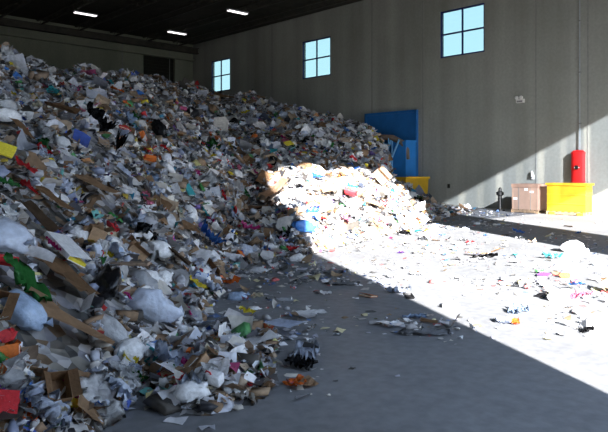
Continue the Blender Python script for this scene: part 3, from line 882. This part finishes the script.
for kn, cnt in cands.items():
    sp = KINDS[kn]; cols = list(sp[4].keys()); ws = list(sp[4].values())
    for k in range(cnt):
        fl = k < (cnt*0.075 if kn not in ('cardboard_box', 'milk_jug') else 0)
        px, py, p, Y = rand_spot(fl)
        size = random.uniform(*sp[2]) * (0.6 if fl else float(np.interp(Y, [4, 10, 25], [.62, .82, .95])))
        col = random.choices(cols, ws)[0]
        c2 = random.choice(sp[5]) if sp[5] else (col if kn == 'plastic_bag' else None)
        dz = 0.01 if fl else random.uniform(.02, .09)
        r = lie(p[0], p[1], random.uniform(0, 2*PI), .08 if fl else .42)
        o = put(kn, (p[0], p[1], p[2]+dz), size, r, col, c2)
        desc = col
        noun = sp[6]
        if kn == 'magazine': lab = '%s covered magazine %s' % (c2, zone(px, py, Y, p))
        elif sp[5] and kn not in ('drink_can',): lab = '%s %s with %s %s %s' % (col, noun, c2, {'plastic_bottle':'cap','milk_jug':'cap','drink_carton':'spout','paper_cup':'lid'}[kn], zone(px, py, Y, p))
        else: lab = '%s %s %s' % (col, noun, zone(px, py, Y, p))
        placed.append((o, lab, sp[7]))
from collections import Counter
cnts = Counter(l for _, l, _ in placed)
for o, l, c in placed:
    tag(o, l, c, group=(l if cnts[l] > 1 else None))

# ------------------------------------------------------------------ blue hopper by the right-hand wall
M_blue = mat('blue_painted_steel', (0.02,0.14,0.40), .5, var=.12, scale=2)
M_blue2 = mat('bright_blue_painted_steel', (0.03,0.24,0.66), .45, var=.1, scale=2)
M_blue3 = mat('pale_blue_rail_paint', (0.16,0.42,0.72), .45)
hop = empty('blue_hopper', (-0.4, 5.4, 0), 'tall blue steel hopper against the right wall behind the heap', 'hopper')
t0, t1 = wall_t(418.5)[0]-5.4, wall_t(367)[0]-5.4
obj('back_plate', (boxes((0.25, 0.38, t0, t1, 0, 4.55), (0.2, 0.25, t0, t0+.1, 0, 4.55), (0.2, 0.25, t0, t1, 4.43, 4.55), (.2,.25,t1-.1,t1,0,4.55)), M_blue), hop)
obj('side_panel', (boxes((-0.55, 0.18, t0, t0+.06, 1.0, 3.0), (-.6, .2, t0-.03, t0+.09, 2.98, 3.06), (-.6, .2, t0-.03, t0+.09, .94, 1.0)), M_blue2), hop)
obj('front_panel', (boxes((-0.6, -0.54, t0, t0+.75, 0.9, 3.0)), M_blue2), hop)
bm = bmesh.new()
for a, b_ in (((-.62, t0+.8, .9), (-.62, t0+.8, 3.3)), ((-1.2, t0+1.6, .5), (-.62, t0+.8, 3.2)), ((-1.25, t0+1.2, .5), (-.7, t0+.3, 3.1)), ((-1.0, t0+1.3, 1.9), (-.62, t0+.8, 1.9)), ((-1.3, t0+1.7, 1.2), (-.62, t0+.8, 1.2))):
    tube(bm, [a, b_], .05, 6)
obj('brace', (bm, M_blue3), hop)
bm = bmesh.new()
for dy in (0, .3): tube(bm, [(-.75, t0+.9+dy, .6), (-.75, t0+.9+dy, 3.2)], .03, 6)
for k in range(8): tube(bm, [(-.75, t0+.9, .8+.3*k), (-.75, t0+1.2, .8+.3*k)], .022, 6)
obj('ladder', (bm, M_blue3), hop)
# brown hose hanging over the edge of the hopper
bm = bmesh.new()
tube(bm, [(-1.5, 6.0, 3.05), (-1.25, 5.3, 3.25), (-1.0, 4.6, 3.2), (-.9, 4.1, 2.95), (-.85, 3.85, 2.6), (-.85, 3.8, 2.15)], [.1,.13,.14,.14,.12,.1], 10)
hs = obj('hanging_hose', (bm, mat('brown_hose_rubber', (0.20,0.15,0.12), .7, var=.25, scale=6)))
for p_ in hs.data.polygons: p_.use_smooth = True
tag(hs, 'thick brown hose drooping over the blue hopper', 'hose')

# yellow skip
M_yel = mat('yellow_painted_steel', (0.80,0.50,0.03), .5, var=.1, scale=3)
M_yel2 = mat('bright_yellow_board', (0.80,0.46,0.02), .6, var=.08, scale=3)
sk = empty('yellow_skip', (-1.75, 3.4, 0), 'yellow steel skip half hidden between heap and blue hopper', 'skip')
bm = bmesh.new()
x0, x1, y0, y1, zt = -.75, .95, -.75, 1.5, 1.3
v = [bm.verts.new(p) for p in ((x0+.06,y0+.05,.1),(x1-.06,y0+.05,.1),(x1-.06,y1-.05,.1),(x0+.06,y1-.05,.1),(x0,y0,zt),(x1,y0,zt),(x1,y1,zt),(x0,y1,zt))]
for f in ((0,3,2,1),(0,1,5,4),(1,2,6,5),(2,3,7,6),(3,0,4,7)): bm.faces.new([v[i] for i in f])
bmesh.ops.solidify(bm, geom=bm.faces[:], thickness=.03)
obj('skip_body', (bm, M_yel), sk)
obj('rim', (boxes((x0-.04,x1+.04,y0-.04,y0+.02,zt-.04,zt+.05),(x0-.04,x1+.04,y1-.02,y1+.04,zt-.04,zt+.05),(x0-.04,x0+.02,y0+.02,y1-.02,zt-.04,zt+.05),(x1-.02,x1+.04,y0+.02,y1-.02,zt-.04,zt+.05)), M_yel2), sk)
obj('skid', (boxes((-.5,-.4,-.6,.8,0,.1),(.6,.7,-.6,.8,0,.1)), M_yel), sk)

# cardboard bulk box on a pallet
M_card = mat('bulk_box_cardboard', (0.40,0.26,0.19), .85, var=.08, scale=5)
M_cardd = mat('bulk_box_lid_cardboard', (0.34,0.21,0.15), .85, var=.08, scale=5)
M_wood = mat('pallet_wood', (0.30,0.20,0.12), .8, var=.25, scale=12)
M_lab = mat('white_label_paper', (0.8,0.78,0.76), .7)
def pallet(parent, w, d):
    bm = bmesh.new()
    for k in range(7): box(bm, 0, d, k*(w-.1)/6, k*(w-.1)/6+.1, .11, .13)
    for x in (0, d/2-.04, d-.09): box(bm, x, x+.09, 0, w, .02, .11)
    for y in (0, w/2-.05, w-.1): box(bm, 0, d, y, y+.1, 0, .02)
    obj('pallet', (bm, M_wood), parent)
cb = empty('cardboard_bulk_box', (-1.8, -3.07, 0), 'tan cardboard bulk box on a pallet by the lit wall', 'box')
pallet(cb, 1.1, 1.15)
obj('box_body', (bevel(boxes((0.02, 1.13, .02, 1.08, .13, 1.02)), .01), M_card), cb)
obj('lid', (bevel(boxes((0, 1.15, 0, 1.1, .98, 1.12)), .008), M_cardd), cb)
for (y, z_, w, h_) in ((.42,.86,.14,.1),(.18,.78,.16,.08),(.85,.5,.16,.09)):
    obj('label', (boxes((.012,.018,y,y+w,z_-.0,z_+h_)), M_lab), cb)
obj('strap', (boxes((.008,.018,.3,.315,.13,.98),(.008,.018,.78,.795,.13,.98)), M_seam), cb)

# yellow bulk bin on a pallet
yb = empty('yellow_bulk_bin', (-1.8, -4.87, 0), 'yellow bulk bin on a pallet under the red cabinet', 'bin')
pallet(yb, 1.48, .62)
obj('bin_body', (bevel(boxes((0.02,.6,.02,1.46,.13,1.1)), .012), M_yel2), yb)
obj('rim', (boxes((-.02,.64,-.04,1.5,1.1,1.18)), M_yel), yb)
obj('rib', (boxes((0,.02,.02,1.46,.74,.78),(0,.02,.02,1.46,.4,.44)), M_yel), yb)
obj('pallet_shoe', (boxes((-.03,0,.1,.3,.0,.1),(-.03,0,1.15,1.35,0,.1)), M_yel), yb)

# red fire hose cabinet and its pipe
M_red = mat('red_cabinet_paint', (0.72,0.02,0.02), .35, var=.08)
M_blk = mat('black_plastic', (0.015,0.015,0.015), .4)
tc_, _ = wall_t(580)
rc = empty('fire_hose_cabinet', (-.02, tc_, 1.18), 'tall red rounded fire cabinet on the wall above the yellow bin', 'fire cabinet')
def flat(bm):
    for v in bm.verts: v.co.x = v.co.x*.45-.02
bm = bmesh.new(); bmesh.ops.create_cone(bm, cap_ends=True, segments=24, radius1=.27, radius2=.27, depth=1.1)
bm.transform(Matrix.Translation((-.29, 0, .58))); flat(bm); obj('cabinet_body', (bm, M_red), rc)
bm = bmesh.new(); lathe(bm, [(.285,1.1),(.285,1.16),(.2,1.24),(.05,1.26)], 24, (-.29,0)); flat(bm); obj('cabinet_top', (bm, M_red), rc)
bm = bmesh.new(); lathe(bm, [(.24,-.02),(.285,0),(.285,.05)], 24, (-.29,0)); flat(bm); obj('cabinet_base', (bm, M_red), rc)
obj('latch', (bevel(boxes((-.31,-.265,-.06,.06,.5,.66)), .01), M_blk), rc)
obj('handle', (boxes((-.30,-.27,-.1,.1,.56,.59)), mat('pale_handle', (.6,.6,.6), .4)), rc)
obj('wall_bracket', (boxes((-.06,.018,-.16,.16,.15,.2),(-.06,.018,-.16,.16,.9,.95)), M_blk), rc)
pipe = empty('conduit_pipe', (-.075, tc_-.02, 2.45), 'thin grey pipe running up the wall from the red cabinet', 'pipe')
bm = bmesh.new(); tube(bm, [(0,0,0),(0,0,CEIL-2.45)], .022, 8); obj('pipe_run', (bm, mat('galvanised_pipe', (.42,.45,.46), .4, .3)), pipe)
bm = bmesh.new()
for z_ in (1, 3, 5, 7): box(bm, -.03, .074, -.04, .04, z_, z_+.04)
obj('pipe_clip', (bm, M_seam), pipe)

# emergency light on the wall
te, _ = wall_t(521)
el = empty('emergency_light', (0, te, wall_z(521, 102)), 'small white twin-headed emergency light high on the bare wall', 'wall light')
M_wp = mat('off_white_plastic', (.72,.70,.66), .5)
obj('lamp_housing', (bevel(boxes((-.12,-.001,-.17,.17,-.04,.12)), .01), M_wp), el)
for s in (-1, 1):
    bm = bmesh.new(); lathe(bm, [(.03,-.02),(.07,.0),(.075,.07),(.02,.08)], 12)
    bm.transform(Matrix.Translation((-.14, .1*s, .17)) @ Matrix.Rotation(-PI/2, 4, 'Y')); obj('lamp_head', (bm, M_wp), el)
obj('battery_cover', (boxes((-.14,-.12,-.12,.12,-.02,.05)), mat('grey_plastic', (.25,.24,.24), .5)), el)
# small white fitting
ts, _ = wall_t(533)
wf = empty('wall_bell', (0, ts, wall_z(533, 177)), 'small white fitting on the lit wall above the tan box', 'bell')
obj('bell_base', (bevel(boxes((-.05,-.001,-.06,.06,-.1,.1)), .01), M_wp), wf)
bm = bmesh.new(); lathe(bm, [(.05,0),(.05,.18),(.02,.26)], 12, (-.09,0)); obj('bell_dome', (bm, M_wp), wf)
# small lighter box low on the wall
tj, _ = wall_t(449)
jb = tag(obj('junction_box', (bevel(boxes((-.06,-.001,tj-.05,tj+.05,wall_z(449,188),wall_z(449,184))), .01), M_blk)), 'tiny dark junction box low on the bare wall', 'junction box')
# black post
p0 = to_xy(500, 25.3)
bp_ = empty('black_post', (p0[0], p0[1], 0), 'small black post standing left of the tan box', 'post')
bm = bmesh.new(); lathe(bm, [(.2,0),(.2,.05),(.09,.08),(.08,.62)], 14); obj('post_base', (bm, M_blk), bp_)
bm = bmesh.new(); lathe(bm, [(.08,.62),(.15,.66),(.15,.76),(.07,.8),(.06,.92),(.02,.95)], 14); obj('post_head', (bm, M_blk), bp_)

# ------------------------------------------------------------------ light
sun = bpy.data.lights.new('sun', 'SUN'); sun.energy = 26; sun.angle = math.radians(0.55); sun.color = (1.0, 0.97, 0.93)
so = bpy.data.objects.new('sun', sun); C.objects.link(so)
d = Vector((0.474, 0.880, -0.4357)).normalized()
so.rotation_euler = d.to_track_quat('-Z', 'Y').to_euler()
so.location = (-25, -30, 20)

def portal(loc, size, rot):
    L = bpy.data.lights.new('doorway_portal', 'AREA'); L.shape = 'RECTANGLE'; L.size, L.size_y = size; L.cycles.is_portal = True
    o = bpy.data.objects.new('doorway_portal', L); C.objects.link(o); o.location = loc; o.rotation_euler = rot
portal(((D1[0]+D1[1])/2, -16.02, 4.6), (D1[1]-D1[0], 9.2), (PI/2, 0, 0))
portal(((D2[0]+D2[1])/2, -16.02, 4.6), (D2[1]-D2[0], 9.2), (PI/2, 0, 0))
portal((-36.32, -10.5, 4.1), (8.2, 8.0), (0, -PI/2, 0))
portal((-36.32, -0.5, 4.1), (8.2, 8.0), (0, -PI/2, 0))

w = bpy.data.worlds.new('sky'); scn.world = w; w.use_nodes = True
nt = w.node_tree; bg = nt.nodes['Background']
tc = nt.nodes.new('ShaderNodeTexCoord'); sx = nt.nodes.new('ShaderNodeSeparateXYZ')
nt.links.new(tc.outputs['Generated'], sx.inputs[0])
rp = nt.nodes.new('ShaderNodeValToRGB')
e = rp.color_ramp.elements
e[0].position = 0.0; e[0].color = (0.22, 0.22, 0.22, 1)
e[1].position = 1.0; e[1].color = (0.42, 0.62, 1.0, 1)
q = e.new(0.49); q.color = (0.3, 0.3, 0.3, 1)
q = e.new(0.51); q.color = (0.72, 0.86, 1.0, 1)
mr = nt.nodes.new('ShaderNodeMapRange'); mr.inputs['From Min'].default_value = -1; mr.inputs['From Max'].default_value = 1
nt.links.new(sx.outputs['Z'], mr.inputs['Value']); nt.links.new(mr.outputs['Result'], rp.inputs['Fac'])
nt.links.new(rp.outputs['Color'], bg.inputs['Color']); bg.inputs['Strength'].default_value = 2.4

# ------------------------------------------------------------------ camera
cam = bpy.data.cameras.new('camera'); co = bpy.data.objects.new('camera', cam); C.objects.link(co)
cam.sensor_width = 36; cam.sensor_fit = 'HORIZONTAL'; cam.lens = 36*F/608
cam.shift_y = -(216-169)/608
cam.clip_end = 300
co.location = CAM.tolist()
co.rotation_euler = (PI/2, 0, math.atan2(-FW[0], FW[1]))
scn.camera = co
vs = scn.view_settings
vs.view_transform = 'Standard'; vs.look = 'None'; vs.gamma = 1; vs.exposure = 0.5; vs.use_curve_mapping = False
